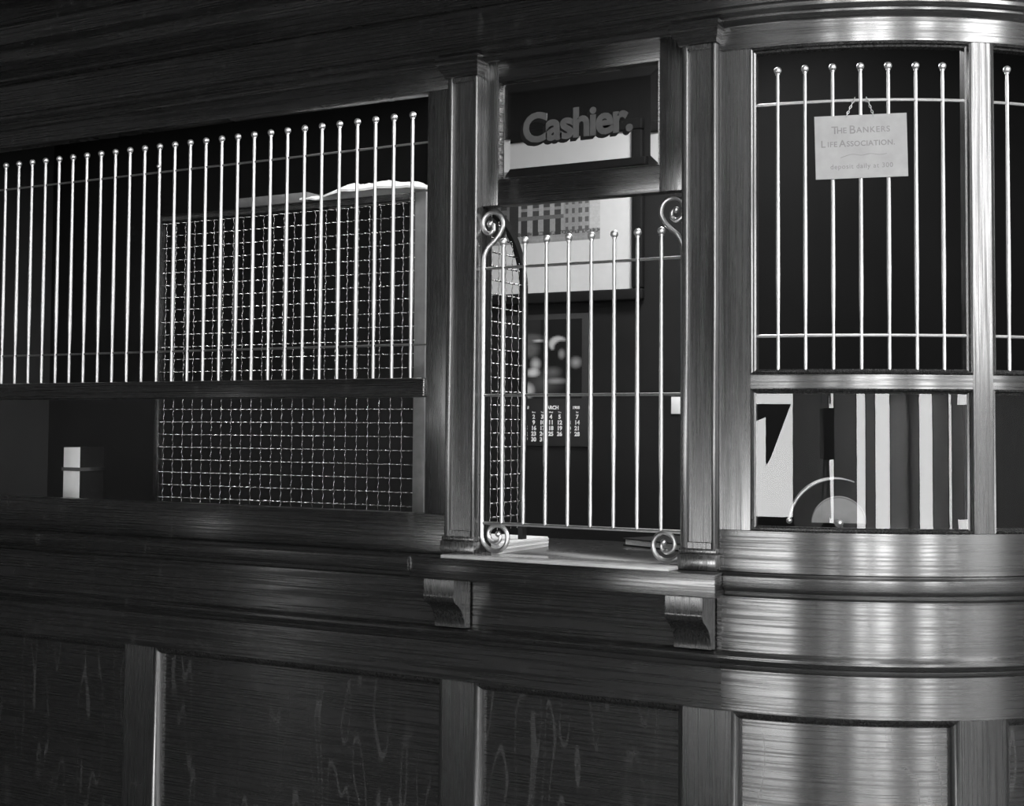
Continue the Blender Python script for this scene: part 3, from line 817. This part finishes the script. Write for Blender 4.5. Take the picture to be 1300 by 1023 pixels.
# the camera and its stand, seen mirrored in the curved glass
cm = thing('plate_camera', (0, -3.2, 0), 'dark box camera on pale tripod legs, seen mirrored in the curved glass', 'camera')
MB().box(-.11, .11, -3.40, -3.03, HC-.13, HC+.10, .006).build('body', BLACK, cm)
for a in (90, 215, 325):
    f = Vector((.42*math.cos(RAD(a)), -3.2 + .42*math.sin(RAD(a)), .001)); tq = Vector((.05*math.cos(RAD(a)), -3.2 + .05*math.sin(RAD(a)), HC-.135))
    MB().tube([tq, f], [.022, .014], 8).build('leg', LEG, cm)
# unseen lamp bodies added for the office and lobby fill lights
struct(MB().lathe([(.02, 2.66), (.14, 2.655), (.14, 2.64), (.02, 2.635)], (-1.4, .6, 0), 20).build('added_lamp', FILLM))
struct(MB().lathe([(.05, 6.99), (.25, 6.95), (.25, 6.75), (.26, 6.74), (.27, 6.95), (.05, 7.0)], (2.2, -5., 0), 24).build('added_lamp', STRAP))
struct(MB().lathe([(.02, 2.66), (.08, 2.655), (.08, 2.64), (.02, 2.635)], (-2.45, .14, 0), 20).build('added_lamp', FILLM))

# ================================================================== lights, world, camera
def area(name, loc, size, power, rot=(0,0,0)):
    L = bpy.data.lights.new(name, 'AREA'); L.shape = 'DISK'; L.size = size; L.energy = power
    o = bpy.data.objects.new(name, L); COL.objects.link(o); o.location = loc; o.rotation_euler = rot; return o
area('office_fill_light', (-1.4, .6, 2.63), .28, 19.)  # added fill, out of view, for the picture and worktop papers
area('lobby_fill_light', (2.2, -5.0, 6.7), .5, 130.)  # added fill to lift the lobby walls and floor
area('screen_fill_light', (-2.45, .14, 2.63), .16, 3.2)  # added fill for the front of the crumpled paper
w = bpy.data.worlds.new('World'); SC.world = w; w.use_nodes = True
w.node_tree.nodes['Background'].inputs[0].default_value = (.5, .5, .5, 1); w.node_tree.nodes['Background'].inputs[1].default_value = .3
cam = bpy.data.cameras.new('Camera'); cam.sensor_width = 36; cam.lens = 36*1776.5/1300; cam.shift_y = -45/1300; cam.clip_start = .01
ob = bpy.data.objects.new('Camera', cam); COL.objects.link(ob)
yaw, pitch, roll = .5136, .0434, .0066
f = Vector((-math.sin(yaw)*math.cos(pitch), math.cos(yaw)*math.cos(pitch), math.sin(pitch)))
r0 = Vector((math.cos(yaw), math.sin(yaw), 0)); u0 = r0.cross(f)
r_ = r0*math.cos(roll) + u0*math.sin(roll); u_ = -r0*math.sin(roll) + u0*math.cos(roll)
Mc = Matrix((r_, u_, -f)).transposed().to_4x4(); Mc.translation = (0, -3.0, HC)
ob.matrix_world = Mc; SC.camera = ob
vs_ = SC.view_settings; vs_.view_transform = 'Standard'; vs_.look = 'None'; vs_.exposure = 0.; vs_.gamma = 1.; vs_.use_curve_mapping = False
SC.cycles.use_denoising = True
SC.cycles.max_bounces = 8; SC.cycles.transparent_max_bounces = 16; SC.cycles.caustics_reflective = False; SC.cycles.caustics_refractive = False
